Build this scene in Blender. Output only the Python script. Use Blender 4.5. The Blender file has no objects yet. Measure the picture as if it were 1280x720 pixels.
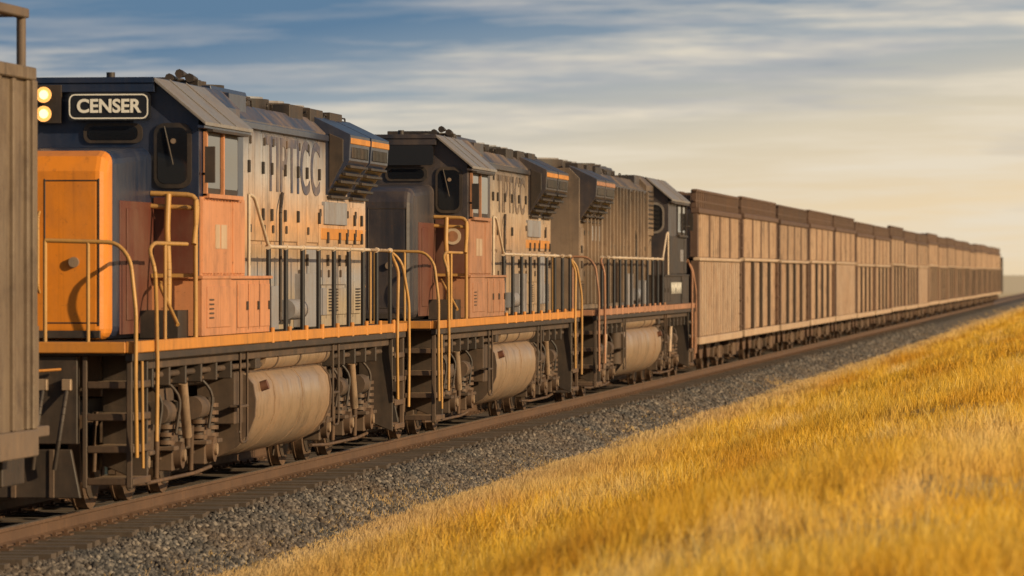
import bpy, math, random
import numpy as np
from mathutils import Vector, Matrix
random.seed(3); rng=np.random.default_rng(5)
sc=bpy.context.scene
COL=sc.collection
# ------------------------------------------------------------ materials
M={}
def newmat(name):
    m=bpy.data.materials.new(name); m.use_nodes=True
    nt=m.node_tree; b=nt.nodes['Principled BSDF']; M[name]=m
    return m,nt,b
def N(nt,t,**k):
    n=nt.nodes.new(t)
    for a,v in k.items(): setattr(n,a,v)
    return n
def mixc(nt,fac,a,b,mode='MIX'):
    n=N(nt,'ShaderNodeMix',data_type='RGBA',blend_type=mode)
    for s,v in ((n.inputs[0],fac),(n.inputs[6],a),(n.inputs[7],b)):
        if hasattr(v,'links'): nt.links.new(v,s)
        elif isinstance(v,(int,float)): s.default_value=v
        else: s.default_value=(*v,1)
    return n.outputs[2]
def math_(nt,op,a,b=None,c=None,clamp=False):
    n=N(nt,'ShaderNodeMath',operation=op); n.use_clamp=clamp
    for i,v in enumerate((a,b,c)):
        if v is None: continue
        if hasattr(v,'links'): nt.links.new(v,n.inputs[i])
        else: n.inputs[i].default_value=v
    return n.outputs[0]
def ramp(nt,fac,stops,interp='LINEAR'):
    n=N(nt,'ShaderNodeValToRGB'); cr=n.color_ramp; cr.interpolation=interp
    while len(cr.elements)<len(stops): cr.elements.new(0.5)
    for e,(p,c) in zip(cr.elements,stops):
        e.position=p; e.color=(*c,1) if not isinstance(c,(int,float)) else (c,c,c,1)
    nt.links.new(fac,n.inputs[0]); return n.outputs[0]
def noise(nt,vec,scale,detail=4,rough=0.55,w=None):
    n=N(nt,'ShaderNodeTexNoise'); n.noise_dimensions='4D' if w is not None else '3D'
    n.inputs['Scale'].default_value=scale; n.inputs['Detail'].default_value=detail; n.inputs['Roughness'].default_value=rough
    if vec is not None: nt.links.new(vec,n.inputs['Vector'])
    if w is not None: nt.links.new(w,n.inputs['W'])
    return n.outputs['Fac']
def vscale(nt,vec,s):
    n=N(nt,'ShaderNodeVectorMath',operation='MULTIPLY'); nt.links.new(vec,n.inputs[0]); n.inputs[1].default_value=s
    return n.outputs[0]
def paint(name,col,dust=(0.2,0.13,0.08),amt=0.45,rough=0.45,metal=0.0,bands=None,var=0.0,bump=0.25,low=0.5,spec=0.5,runs=0.6):
    m,nt,b=newmat(name)
    tc=N(nt,'ShaderNodeTexCoord'); oi=N(nt,'ShaderNodeObjectInfo')
    w=math_(nt,'MULTIPLY',oi.outputs['Random'],60.0)
    o=tc.outputs['Object']
    sep=N(nt,'ShaderNodeSeparateXYZ'); nt.links.new(o,sep.inputs[0]); z=sep.outputs[2]
    if bands:
        f=math_(nt,'DIVIDE',z,5.0)
        wob=noise(nt,vscale(nt,o,(1,1,0.4)),3.0,3,0.6,w)
        f=math_(nt,'ADD',f,math_(nt,'MULTIPLY',math_(nt,'SUBTRACT',wob,0.5),0.05))
        base=ramp(nt,f,bands,'LINEAR')
    else:
        rgb=N(nt,'ShaderNodeRGB'); rgb.outputs[0].default_value=(*col,1); base=rgb.outputs[0]
    if var>0:
        v=math_(nt,'ADD',math_(nt,'MULTIPLY',oi.outputs['Random'],2*var),1-var)
        cmb=N(nt,'ShaderNodeCombineXYZ')
        for i in range(3): nt.links.new(v,cmb.inputs[i])
        base=mixc(nt,1.0,base,cmb.outputs[0],'MULTIPLY')
    st=noise(nt,vscale(nt,o,(3.0,3.0,0.16)),1.8,4,0.6,w)
    pt=noise(nt,o,0.9,6,0.65,w)
    fine=noise(nt,o,9.0,5,0.7,w)
    s1=ramp(nt,st,[(0.42,0.0),(0.66,1.0)])
    s2=ramp(nt,pt,[(0.42,0.0),(0.64,1.0)])
    g=math_(nt,'MULTIPLY_ADD',s1,0.5,math_(nt,'MULTIPLY',s2,0.7))
    lowf=math_(nt,'MULTIPLY',math_(nt,'SUBTRACT',1.0,math_(nt,'DIVIDE',z,3.2),clamp=True),low)
    g=math_(nt,'ADD',g,lowf)
    g=math_(nt,'MULTIPLY',g,math_(nt,'ADD',math_(nt,'MULTIPLY',fine,1.3),0.35))
    g=math_(nt,'MULTIPLY',g,amt,clamp=True)
    c=mixc(nt,g,base,dust)
    st2=noise(nt,vscale(nt,o,(9.0,9.0,0.22)),1.6,3,0.6,w)
    dk=ramp(nt,st2,[(0.55,0.0),(0.72,1.0)])
    c=mixc(nt,math_(nt,'MULTIPLY',dk,min(0.8,amt*1.2*runs)),c,(0.035,0.025,0.019))
    pk=ramp(nt,noise(nt,vscale(nt,o,(1,1,0.8)),2.3,6,0.72,w),[(0.50,0.0),(0.68,1.0)])
    c=mixc(nt,math_(nt,'MULTIPLY',pk,min(0.7,amt*runs)),c,(0.06,0.038,0.026))
    chips=ramp(nt,noise(nt,o,14.0,6,0.75,w),[(0.60,0.0),(0.66,1.0)])
    c=mixc(nt,math_(nt,'MULTIPLY',chips,0.6*min(1,amt*1.5)),c,(0.10,0.045,0.025))
    nt.links.new(c,b.inputs['Base Color'])
    r=math_(nt,'ADD',math_(nt,'MULTIPLY',g,0.4),rough,clamp=True)
    nt.links.new(r,b.inputs['Roughness']); b.inputs['Metallic'].default_value=metal
    b.inputs['Specular IOR Level'].default_value=spec
    bp=N(nt,'ShaderNodeBump'); bp.inputs['Strength'].default_value=bump; bp.inputs['Distance'].default_value=0.025
    h=math_(nt,'ADD',math_(nt,'MULTIPLY',noise(nt,o,3.0,3,0.5,w),1.2),math_(nt,'MULTIPLY',fine,0.25))
    nt.links.new(h,bp.inputs['Height']); nt.links.new(bp.outputs[0],b.inputs['Normal'])
    return m
paint('navy',(0.008,0.018,0.048),amt=0.24,rough=0.30,dust=(0.13,0.11,0.10),low=0.1)
paint('navy2',(0.020,0.021,0.030),amt=0.42,rough=0.38,dust=(0.15,0.10,0.07),low=0.1)
paint('roofgrey',(0.19,0.175,0.165),amt=0.45,rough=0.36,low=0)
paint('orange',(0.68,0.22,0.016),amt=0.36,rough=0.36,low=0.2,dust=(0.34,0.15,0.05),runs=0.5)
paint('trim',(0.56,0.22,0.03),amt=0.42,rough=0.5,low=0.1,dust=(0.27,0.13,0.055))
paint('grab',(0.48,0.25,0.06),amt=0.38,rough=0.45,low=0.1)
paint('rustor',(0.56,0.23,0.095),amt=0.6,rough=0.40,dust=(0.36,0.17,0.095),low=0.2,runs=0.6)
paint('rustor2',(0.40,0.18,0.09),amt=0.65,rough=0.45,dust=(0.24,0.13,0.075),low=0.2,runs=0.7)
paint('redbrown',(0.10,0.022,0.012),amt=0.3,rough=0.5)
paint('black',(0.014,0.012,0.011),amt=0.45,rough=0.5,dust=(0.11,0.07,0.045),low=0.4)
paint('post',(0.008,0.009,0.013),amt=0.12,rough=0.5,dust=(0.08,0.05,0.035),low=0.2)
paint('chassis',(0.022,0.017,0.013),amt=0.7,rough=0.55,dust=(0.13,0.08,0.05),low=0.6)
paint('wheel',(0.06,0.042,0.030),amt=0.7,rough=0.42,metal=0.3,dust=(0.17,0.10,0.06))
paint('tank',(0.34,0.25,0.175),amt=0.65,rough=0.32,dust=(0.34,0.21,0.12),metal=0.3,low=0.2,runs=0.7)
paint('rail_w',(0.62,0.49,0.36),amt=0.3,rough=0.4,low=0)
paint('grey',(0.25,0.26,0.29),amt=0.5,rough=0.45)
paint('hood1',None,amt=0.58,rough=0.36,low=0.15,runs=0.85,dust=(0.27,0.18,0.12),bands=[(0,(0.20,0.19,0.20)),(0.42,(0.36,0.29,0.19)),(0.49,(0.27,0.28,0.31)),(0.55,(0.40,0.26,0.14)),(0.62,(0.62,0.32,0.13)),(0.68,(0.52,0.36,0.25)),(0.75,(0.42,0.39,0.38)),(0.815,(0.26,0.27,0.30)),(0.85,(0.022,0.032,0.06))])
paint('hood2',None,amt=0.7,rough=0.40,low=0.2,runs=0.85,dust=(0.29,0.19,0.115),bands=[(0,(0.22,0.16,0.12)),(0.48,(0.40,0.28,0.17)),(0.54,(0.24,0.19,0.15)),(0.61,(0.44,0.26,0.14)),(0.70,(0.42,0.31,0.21)),(0.82,(0.22,0.175,0.14)),(0.86,(0.035,0.035,0.042))])
paint('hood3',None,amt=0.65,rough=0.45,low=0.2,dust=(0.25,0.165,0.10),bands=[(0,(0.07,0.055,0.045)),(0.50,(0.14,0.10,0.07)),(0.60,(0.24,0.165,0.11)),(0.85,(0.045,0.038,0.035))])
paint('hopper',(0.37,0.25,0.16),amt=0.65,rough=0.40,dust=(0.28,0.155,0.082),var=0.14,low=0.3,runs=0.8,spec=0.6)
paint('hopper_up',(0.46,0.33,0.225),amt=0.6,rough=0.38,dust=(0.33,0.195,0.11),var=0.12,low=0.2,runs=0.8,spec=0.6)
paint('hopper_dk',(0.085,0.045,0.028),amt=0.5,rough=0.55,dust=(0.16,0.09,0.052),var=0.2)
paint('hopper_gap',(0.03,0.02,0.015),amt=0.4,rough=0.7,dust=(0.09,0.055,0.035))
paint('hopper_lt',(0.50,0.36,0.24),amt=0.5,rough=0.40,dust=(0.36,0.22,0.13),var=0.1)
paint('wagon',(0.18,0.13,0.085),amt=0.8,rough=0.55,dust=(0.10,0.065,0.042),low=0.1,runs=0.9)
paint('wagon_rail',(0.11,0.08,0.06),amt=0.5,rough=0.6)
paint('railsteel',(0.11,0.065,0.042),amt=0.5,rough=0.45,metal=0.3,dust=(0.17,0.095,0.055))
paint('railtop',(0.45,0.40,0.35),amt=0.15,rough=0.3,metal=0.8)
paint('wood',(0.05,0.037,0.028),amt=0.6,rough=0.85,dust=(0.11,0.08,0.06))
m,nt,b=newmat('glass'); b.inputs['Base Color'].default_value=(0.008,0.009,0.012,1); b.inputs['Roughness'].default_value=0.08; b.inputs['Specular IOR Level'].default_value=0.7
m,nt,b=newmat('white'); b.inputs['Base Color'].default_value=(0.72,0.68,0.60,1); b.inputs['Roughness'].default_value=0.5
m,nt,b=newmat('blackplate'); b.inputs['Base Color'].default_value=(0.01,0.01,0.012,1); b.inputs['Roughness'].default_value=0.4
m,nt,b=newmat('lamp'); b.inputs['Base Color'].default_value=(1,0.6,0.25,1); b.inputs['Emission Color'].default_value=(1,0.36,0.06,1); b.inputs['Emission Strength'].default_value=0.8
m,nt,b=newmat('lamp_core'); b.inputs['Emission Color'].default_value=(1,0.60,0.22,1); b.inputs['Emission Strength'].default_value=1.8
paint('letters',(0.02,0.035,0.085),amt=0.55,rough=0.5,dust=(0.30,0.22,0.16),low=0)
paint('lettersdk',(0.06,0.05,0.05),amt=0.75,rough=0.6,dust=(0.28,0.19,0.12),low=0)
# ground
m,nt,b=newmat('field')
geo=N(nt,'ShaderNodeNewGeometry'); p=geo.outputs['Position']
n1=noise(nt,vscale(nt,p,(0.3,1,1)),0.12,5,0.6); n2=noise(nt,p,2.5,6,0.7); n3=noise(nt,vscale(nt,p,(0.1,1,1)),0.8,4,0.6)
c=ramp(nt,n1,[(0.3,(0.42,0.25,0.06)),(0.5,(0.56,0.37,0.11)),(0.7,(0.60,0.44,0.20))])
c=mixc(nt,math_(nt,'MULTIPLY',n2,0.5),c,(0.30,0.18,0.055))
c=mixc(nt,ramp(nt,n3,[(0.45,0.0),(0.7,0.6)]),c,(0.62,0.43,0.17))
sep=N(nt,'ShaderNodeSeparateXYZ'); nt.links.new(p,sep.inputs[0])
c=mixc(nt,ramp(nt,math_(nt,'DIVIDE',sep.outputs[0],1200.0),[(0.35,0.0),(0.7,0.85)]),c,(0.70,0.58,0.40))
e=math_(nt,'SUBTRACT',math_(nt,'MULTIPLY',n2,1.0),math_(nt,'ABSOLUTE',sep.outputs[1]))
ef=ramp(nt,math_(nt,'DIVIDE',math_(nt,'ADD',e,4.4),3.0),[(0.25,0.0),(0.75,1.0)])
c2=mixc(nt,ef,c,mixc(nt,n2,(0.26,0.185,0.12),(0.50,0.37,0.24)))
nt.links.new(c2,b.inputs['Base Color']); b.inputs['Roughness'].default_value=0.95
bp=N(nt,'ShaderNodeBump'); bp.inputs['Strength'].default_value=0.6; bp.inputs['Distance'].default_value=0.1
nt.links.new(n2,bp.inputs['Height']); nt.links.new(bp.outputs[0],b.inputs['Normal'])
def stonemat(name,attr):
    m,nt,b=newmat(name)
    geo=N(nt,'ShaderNodeNewGeometry'); p=geo.outputs['Position']
    if attr:
        a=N(nt,'ShaderNodeAttribute'); a.attribute_name='rnd'; f=a.outputs['Fac']
        c=ramp(nt,f,[(0.0,(0.03,0.028,0.027)),(0.45,(0.075,0.068,0.064)),(0.8,(0.14,0.125,0.112)),(1.0,(0.26,0.22,0.18))])
    else:
        v=N(nt,'ShaderNodeTexVoronoi'); v.inputs['Scale'].default_value=18; nt.links.new(p,v.inputs['Vector'])
        sp=N(nt,'ShaderNodeSeparateColor'); nt.links.new(v.outputs['Color'],sp.inputs[0])
        c=ramp(nt,sp.outputs[0],[(0.0,(0.028,0.025,0.023)),(0.5,(0.07,0.062,0.056)),(1.0,(0.16,0.135,0.11))])
        bp=N(nt,'ShaderNodeBump'); bp.inputs['Strength'].default_value=1; bp.inputs['Distance'].default_value=0.05
        nt.links.new(v.outputs['Distance'],bp.inputs['Height']); bp.invert=True; nt.links.new(bp.outputs[0],b.inputs['Normal'])
    n=noise(nt,p,0.5,4,0.6)
    c=mixc(nt,ramp(nt,n,[(0.4,0.0),(0.7,0.5)]),c,(0.15,0.095,0.055))
    nt.links.new(c,b.inputs['Base Color']); b.inputs['Roughness'].default_value=0.9
stonemat('ballast',False); stonemat('stones',True)
m,nt,b=newmat('grass')
a=N(nt,'ShaderNodeAttribute'); a.attribute_name='rnd'
geo=N(nt,'ShaderNodeNewGeometry'); p=geo.outputs['Position']
n1=noise(nt,vscale(nt,p,(0.12,1.0,0.3)),0.6,4,0.6)
n2=noise(nt,vscale(nt,p,(0.25,1.0,0.3)),1.6,3,0.6)
c=ramp(nt,a.outputs['Fac'],[(0.0,(0.58,0.30,0.022)),(0.35,(0.80,0.46,0.038)),(0.7,(0.87,0.57,0.08)),(1.0,(0.88,0.66,0.22))])
c=mixc(nt,ramp(nt,n1,[(0.38,0.7),(0.52,0.0)]),c,(0.62,0.29,0.022))
c=mixc(nt,ramp(nt,n1,[(0.56,0.0),(0.70,0.65)]),c,(0.88,0.66,0.32))
c=mixc(nt,ramp(nt,n2,[(0.34,0.45),(0.46,0.0)]),c,(0.36,0.23,0.05))
sep=N(nt,'ShaderNodeSeparateXYZ'); nt.links.new(p,sep.inputs[0])
edge=ramp(nt,math_(nt,'DIVIDE',math_(nt,'ADD',math_(nt,'ADD',sep.outputs[1],5.0),math_(nt,'MULTIPLY',n2,1.2)),3.0),[(0.2,0.0),(0.9,0.75)])
c=mixc(nt,edge,c,(0.60,0.44,0.25))
nt.links.new(c,b.inputs['Base Color']); b.inputs['Roughness'].default_value=0.6
b.inputs['Specular IOR Level'].default_value=0.2
tr=N(nt,'ShaderNodeBsdfTranslucent'); nt.links.new(c,tr.inputs[0])
ms=N(nt,'ShaderNodeMixShader'); ms.inputs[0].default_value=0.35
nt.links.new(b.outputs[0],ms.inputs[1]); nt.links.new(tr.outputs[0],ms.inputs[2])
nt.links.new(ms.outputs[0],nt.nodes['Material Output'].inputs[0])

# ------------------------------------------------------------ mesh helper
def empty(name,loc=(0,0,0),rot=0):
    o=bpy.data.objects.new(name,None); o.location=loc; o.rotation_euler=(0,0,rot); COL.objects.link(o); return o
class P:
    def __init__(s): s.v=[];s.f=[];s.m=[];s.sm=[];s.names=[]
    def mi(s,n):
        if n not in s.names: s.names.append(n)
        return s.names.index(n)
    def add(s,vs,fs,mat,smooth=False):
        o=len(s.v); s.v+= [tuple(q) for q in vs]; k=s.mi(mat)
        for f in fs: s.f.append([i+o for i in f]); s.m.append(k); s.sm.append(smooth)
    def box(s,x0,x1,y0,y1,z0,z1,mat):
        if x0>x1:x0,x1=x1,x0
        if y0>y1:y0,y1=y1,y0
        if z0>z1:z0,z1=z1,z0
        vs=[(x,y,z) for z in (z0,z1) for y in (y0,y1) for x in (x0,x1)]
        s.add(vs,[(0,2,3,1),(4,5,7,6),(0,1,5,4),(2,6,7,3),(0,4,6,2),(1,3,7,5)],mat)
    def prism(s,poly,ax,t0,t1,mat,smooth=False):
        if t0>t1: t0,t1=t1,t0
        n=len(poly); vs=[]
        ar=sum(poly[i][0]*poly[(i+1)%n][1]-poly[(i+1)%n][0]*poly[i][1] for i in range(n))
        if (ar<0)!=(ax=='y'): poly=list(poly)[::-1]
        for t in (t0,t1):
            for a,b_ in poly:
                vs.append({'x':(t,a,b_),'y':(a,t,b_),'z':(a,b_,t)}[ax])
        caps=[tuple(range(n))[::-1],tuple(range(n,2*n))]
        sides=[(i,(i+1)%n,n+(i+1)%n,n+i) for i in range(n)]
        if smooth: s.add(vs,caps,mat); s.add(vs,sides,mat,True)
        else: s.add(vs,caps+sides,mat)
    def cyl(s,p0,p1,r,mat,n=12,r2=None,cap=True):
        p0=Vector(p0);p1=Vector(p1);d=(p1-p0).normalized()
        u=d.orthogonal().normalized(); w=d.cross(u); r2=r if r2 is None else r2
        ring=[]
        for pp,rr in ((p0,r),(p1,r2)):
            ring+= [pp+(u*math.cos(2*math.pi*i/n)+w*math.sin(2*math.pi*i/n))*rr for i in range(n)]
        s.add(ring,[(i,(i+1)%n,n+(i+1)%n,n+i) for i in range(n)],mat,True)
        if cap: s.add(ring,[tuple(range(n))[::-1],tuple(range(n,2*n))],mat)
    def tube(s,pts,r,mat,n=8):
        if len(pts)>2:
            q=[Vector(pts[0])]
            for i in range(1,len(pts)-1):
                a,b_,c=Vector(pts[i-1]),Vector(pts[i]),Vector(pts[i+1])
                k=min(0.12,(a-b_).length*0.45,(c-b_).length*0.45)
                p0=b_+(a-b_).normalized()*k; p1=b_+(c-b_).normalized()*k
                for t in (0,0.33,0.67,1): q.append(p0*(1-t)**2+b_*2*t*(1-t)+p1*t*t)
            q.append(Vector(pts[-1])); pts=q
        for a,b_ in zip(pts[:-1],pts[1:]):
            if (Vector(a)-Vector(b_)).length>1e-4: s.cyl(a,b_,r,mat,n)
    def mesh(s,name):
        me=bpy.data.meshes.new(name); me.from_pydata(s.v,[],s.f)
        for n in s.names: me.materials.append(M[n])
        me.polygons.foreach_set('material_index',s.m); me.polygons.foreach_set('use_smooth',s.sm)
        me.update(); return me
    def build(s,name,parent,bevel=0.012,seg=1,me=None):
        me=me or s.mesh(name); o=bpy.data.objects.new(name,me); COL.objects.link(o); o.parent=parent
        if bevel:
            bm=o.modifiers.new('bevel','BEVEL'); bm.width=bevel; bm.segments=seg; bm.limit_method='ANGLE'; bm.angle_limit=math.radians(50)
        return o
def text(name,body,size,mat,parent,loc,rot,sx=1.0,ext=0.006,bold=0.0):
    cu=bpy.data.curves.new(name,'FONT'); cu.body=body; cu.size=size; cu.extrude=ext; cu.offset=bold
    cu.align_x='CENTER'; cu.align_y='CENTER'; cu.materials.append(M[mat])
    o=bpy.data.objects.new(name,cu); COL.objects.link(o); o.parent=parent
    mt=rot.to_4x4(); mt.translation=Vector(loc); o.matrix_local=mt@Matrix.Diagonal((sx,1,1,1))
    return o
R_FRONT=Matrix(((0,0,-1),(-1,0,0),(0,1,0)))
R_SIDE=Matrix(((1,0,0),(0,0,-1),(0,1,0)))
R_SIDE_B=Matrix(((-1,0,0),(0,0,1),(0,1,0)))
def rrect(cx,cy,w,h,r,n=5):
    pts=[]
    for (sx,sy,a0) in ((1,1,0),(-1,1,90),(-1,-1,180),(1,-1,270)):
        for i in range(n+1):
            a=math.radians(a0+90*i/n); pts.append((cx+sx*(w/2-r)+r*math.cos(a),cy+sy*(h/2-r)+r*math.sin(a)))
    return pts

def wheelset(p,x,r=0.5,mat='wheel'):
    p.cyl((x,-0.9,r),(x,0.9,r),0.09,mat,10)
    for sg in (-1,1):
        p.cyl((x,sg*0.69,r),(x,sg*0.80,r),r,mat,28)
        p.cyl((x,sg*0.66,r),(x,sg*0.69,r),r+0.03,mat,28)
        p.cyl((x,sg*0.80,r),(x,sg*0.812,r),r-0.10,'black',24)
        p.cyl((x,sg*0.80,r),(x,sg*0.86,r),0.17,mat,14)
def loco_truck(p,xs):
    a,b_,c=xs
    for x in xs: wheelset(p,x,0.5)
    for sg in (-1,1):
        y0,y1=sg*1.02,sg*1.2
        poly=[(a-0.62,0.92),(a-0.62,0.72),(a-0.33,0.70),(a-0.25,0.45),(a+0.25,0.45),(a+0.33,0.68),(a+0.55,0.55),(b_-0.55,0.55),(b_-0.33,0.68),(b_-0.25,0.45),(b_+0.25,0.45),(b_+0.33,0.68),(b_+0.55,0.55),(c-0.55,0.55),(c-0.33,0.68),(c-0.25,0.45),(c+0.25,0.45),(c+0.33,0.70),(c+0.62,0.72),(c+0.62,0.92),(c+0.3,1.02),(c-0.4,1.0),(b_+0.5,1.1),(b_-0.5,1.1),(a+0.4,1.0),(a-0.3,1.02)]
        p.prism(poly,'y',min(y0,y1),max(y0,y1),'chassis')
        for x in xs:
            p.box(x-0.2,x+0.2,sg*1.1,sg*1.32,0.33,0.72,'chassis')
            p.cyl((x,sg*1.32,0.5),(x,sg*1.40,0.5),0.15,'wheel',14)
            p.cyl((x,sg*1.40,0.5),(x,sg*1.43,0.5),0.07,'tank',8)
            for dx in (-0.34,0.34):
                for k in range(5):
                    p.cyl((x+dx,sg*1.27,0.63+k*0.085),(x+dx,sg*1.27,0.675+k*0.085),0.105,'wheel',12)
                p.cyl((x+dx,sg*1.27,0.60),(x+dx,sg*1.27,1.08),0.06,'black',8)
                p.box(x+dx-0.13,x+dx+0.13,sg*1.15,sg*1.4,0.56,0.61,'chassis')
            for dx in (-0.56,0.56):
                p.box(x+dx-0.05,x+dx+0.05,sg*0.68,sg*0.82,0.3,0.75,'chassis')
                p.tube([(x+dx,sg*0.95,0.42),(x+dx*1.05,sg*0.98,1.05)],0.03,'wheel',6)
        for x in ((a+b_)/2,(b_+c)/2):
            p.cyl((x-0.28,sg*1.36,1.0),(x+0.2,sg*1.36,1.0),0.13,'chassis',14)
            p.cyl((x+0.2,sg*1.36,1.0),(x+0.5,sg*1.36,0.92),0.03,'tank',6)
            p.tube([(x,sg*1.3,0.3),(x-0.1,sg*1.33,0.8)],0.035,'wheel',6)
        p.tube([(a-0.5,sg*1.25,0.28),(a+0.6,sg*1.28,0.25),(c-0.6,sg*1.28,0.25),(c+0.5,sg*1.25,0.28)],0.025,'wheel',6)
        p.cyl((b_+0.15,sg*1.42,0.7),(b_-0.12,sg*1.42,1.3),0.055,'tank',10)
        p.cyl((b_+0.17,sg*1.42,0.6),(b_+0.15,sg*1.42,0.72),0.035,'wheel',8)
        for x in (a-0.6,c+0.6):
            p.tube([(x,sg*0.9,1.4),(x*1.0,sg*0.85,0.8),(x+(0.08 if x<b_ else -0.08),sg*0.76,0.15)],0.02,'black',6)
        for x in (a+0.5,b_-0.5,c-0.5):
            p.tube([(x,sg*1.2,1.45),(x+0.15,sg*1.45,1.15),(x+0.1,sg*1.4,0.75)],0.022,'black',6)
    p.box(a-0.3,c+0.3,-0.6,0.6,0.7,1.15,'black')
    p.box(b_-0.5,b_+0.5,-1.2,1.2,1.05,1.25,'chassis')

def locomotive(name,X,L,pal,rev=False,front_text=None,c0=3.9,c1=6.6):
    E=empty(name,(X+(L if rev else 0),0,0),math.pi if rev else 0)
    cabc,boxc,hood,sill,nose=pal['cab'],pal['box'],pal['hood'],pal['sill'],pal['nose']
    S=(-1,1); HW=1.2; nf=min(1.45,c0-0.7)
    p=P()
    p.box(1.0,L-1.0,-1.1,1.1,1.22,1.66,'chassis')
    p.box(0.02,L-0.02,-1.57,1.57,1.66,1.79,'black')
    for sg in S:
        p.box(0,L,sg*1.57,sg*1.655,1.685,1.805,sill)
        p.box(0.02,L-0.02,sg*1.56,sg*1.64,1.60,1.684,'black')
        p.box(1.1,L-1.1,sg*1.5,sg*1.56,1.5,1.6,'chassis')
        x=1.5
        while x<L-1.4:
            if not(6.6<x<L-6.6): p.box(x,x+0.06,sg*1.1,sg*1.55,1.3,1.66,'black')
            x+=0.9
        p.tube([(1.2,sg*1.45,1.42),(L-1.2,sg*1.45,1.42)],0.035,'chassis',8)
        p.tube([(1.2,sg*1.38,1.33),(L-1.2,sg*1.38,1.33)],0.025,'wheel',8)
        for xx in (6.4,L-6.0):
            p.tube([(xx,sg*1.58,1.62),(xx,sg*1.58,0.55),(xx+0.45,sg*1.58,0.55),(xx+0.45,sg*1.58,1.62)],0.018,'chassis',6)
            p.box(xx,xx+0.45,sg*1.45,sg*1.6,0.95,0.98,'chassis')
    for e in (0,1):
        fx=(lambda v: v) if e==0 else (lambda v: L-v)
        p.box(fx(0.08),fx(0.2),-1.05,1.05,0.75,1.66,'black')
        p.box(fx(-0.015),fx(0.02),-1.57,1.57,1.685,1.80,sill)
        p.prism([(-1.1,0.2),(1.1,0.2),(1.0,0.7),(-1.0,0.7)],'x',fx(0.0),fx(0.07),'black')
        for yy in (-0.8,-0.4,0.4,0.8): p.box(fx(-0.02),fx(0.01),yy-0.03,yy+0.03,0.2,0.7,'chassis')
        p.box(fx(-0.75),fx(0.1),-0.14,0.14,0.72,0.98,'chassis')
        p.box(fx(-0.95),fx(-0.65),-0.2,0.16,0.66,1.05,'chassis')
        for yy in (-0.95,-0.7,-0.45,0.45,0.7,0.95):
            p.tube([(fx(0.06),yy,1.35),(fx(-0.12),yy,1.1),(fx(-0.16),yy*0.95,0.75),(fx(-0.12),yy*0.9,0.5)],0.028,'black',6)
            p.box(fx(0.0),fx(0.08),yy-0.05,yy+0.05,1.3,1.42,'tank')
        p.tube([(fx(0.0),-0.9,1.52),(fx(-0.1),-0.6,1.5),(fx(-0.1),0.6,1.5),(fx(0.0),0.9,1.52)],0.018,'trim',6)
        for sg in S:
            p.prism([(sg*1.12,0.5),(sg*1.6,0.30),(sg*1.6,1.66),(sg*1.12,1.66)],'x',fx(0.98),fx(1.01),'black')
            p.box(fx(0.08),fx(0.12),sg*1.56,sg*1.62,0.30,1.66,'chassis')
            p.box(fx(0.08),fx(0.12),sg*1.10,sg*1.15,0.30,1.66,'chassis')
            for k,zz in enumerate((0.36,0.69,1.02,1.35)):
                p.box(fx(0.11),fx(0.98),sg*(1.15),sg*(1.62),zz,zz+0.035,'tank')
                p.box(fx(0.09),fx(0.11),sg*(1.15),sg*(1.6),zz-0.03,zz+0.045,'wheel')
                p.box(fx(0.11),fx(0.98),sg*(1.615),sg*(1.635),zz-0.03,zz+0.045,'wheel')
    p.build('underframe',E)
    for i,xs in enumerate(((1.9,3.9,5.8),(L-5.3,L-3.4,L-1.6))):
        p=P(); loco_truck(p,xs); p.build('truck_%d'%i,E,0.012)
    p=P()
    def sect(k): 
        pts=[]
        for sg in (-1,1):
            q=[(sg*1.30*k,1.36),(sg*1.44*k,1.31),(sg*1.53*k,1.20),(sg*1.56*k,1.02),(sg*1.55*k,0.82),(sg*1.47*k,0.62),(sg*1.33*k,0.46),(sg*1.10*k,0.34),(sg*0.7*k,0.28)]
            pts+= q if sg<0 else q[::-1]
        return pts
    t0,t1=7.4,L-6.1
    p.prism(sect(1.0),'x',t0,t1,'tank',True)
    p.prism(sect(1.015),'x',t0-0.03,t0+0.03,'chassis',True); p.prism(sect(1.012),'x',t1-0.03,t1+0.03,'chassis',True)
    for xx in (t0+1.4,t0+3.4): p.prism(sect(1.006),'x',xx,xx+0.04,'tank',True)
    for sg in S:
        p.cyl((t0+1.0,sg*1.38,1.49),(t1+0.2,sg*1.38,1.49),0.145,'tank',18)
        for xx in (t0+1.8,t0+3.4,t1-0.1): p.cyl((xx,sg*1.38,1.49),(xx+0.07,sg*1.38,1.49),0.155,'chassis',18)
        p.cyl((t0+0.6,sg*1.5,1.15),(t0+0.6,sg*1.62,1.19),0.06,'redbrown',10)
        p.box(t0+0.2,t0+0.5,sg*1.4,sg*1.55,1.38,1.6,'black')
        p.box(t0-0.65,t0-0.1,sg*1.0,sg*1.45,0.75,1.35,'chassis')
        p.cyl((t1+0.15,sg*1.35,0.65),(t1+0.15,sg*1.35,1.3),0.14,'chassis',12)
    p.build('fuel_tank',E,0.01)
    p=P()
    p.prism([(nf,1.8),(nf,3.58),(nf+0.10,3.74),(nf+0.28,3.80),(nf+0.42,3.81),(nf+0.42,1.8)],'y',-1.06,1.06,nose)
    p.build('short_hood_front',E,0.14,4)
    p=P()
    p.prism([(nf+0.30,1.8),(nf+0.30,3.80),(c0,3.90),(c0,1.8)],'y',-1.075,1.075,cabc)
    o=p.build('short_hood',E,0.14,4)
    p=P()
    for sg in S:
        p.box(nf+0.6,c0-0.05,sg*1.07,sg*1.085,1.85,3.28,'redbrown')
        p.box(nf+0.9,nf+1.5,sg*1.085,sg*1.10,2.0,3.2,'redbrown')
    p.prism(rrect(0.25,2.75,0.62,1.6,0.12),'x',nf-0.02,nf+0.01,nose)
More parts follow.
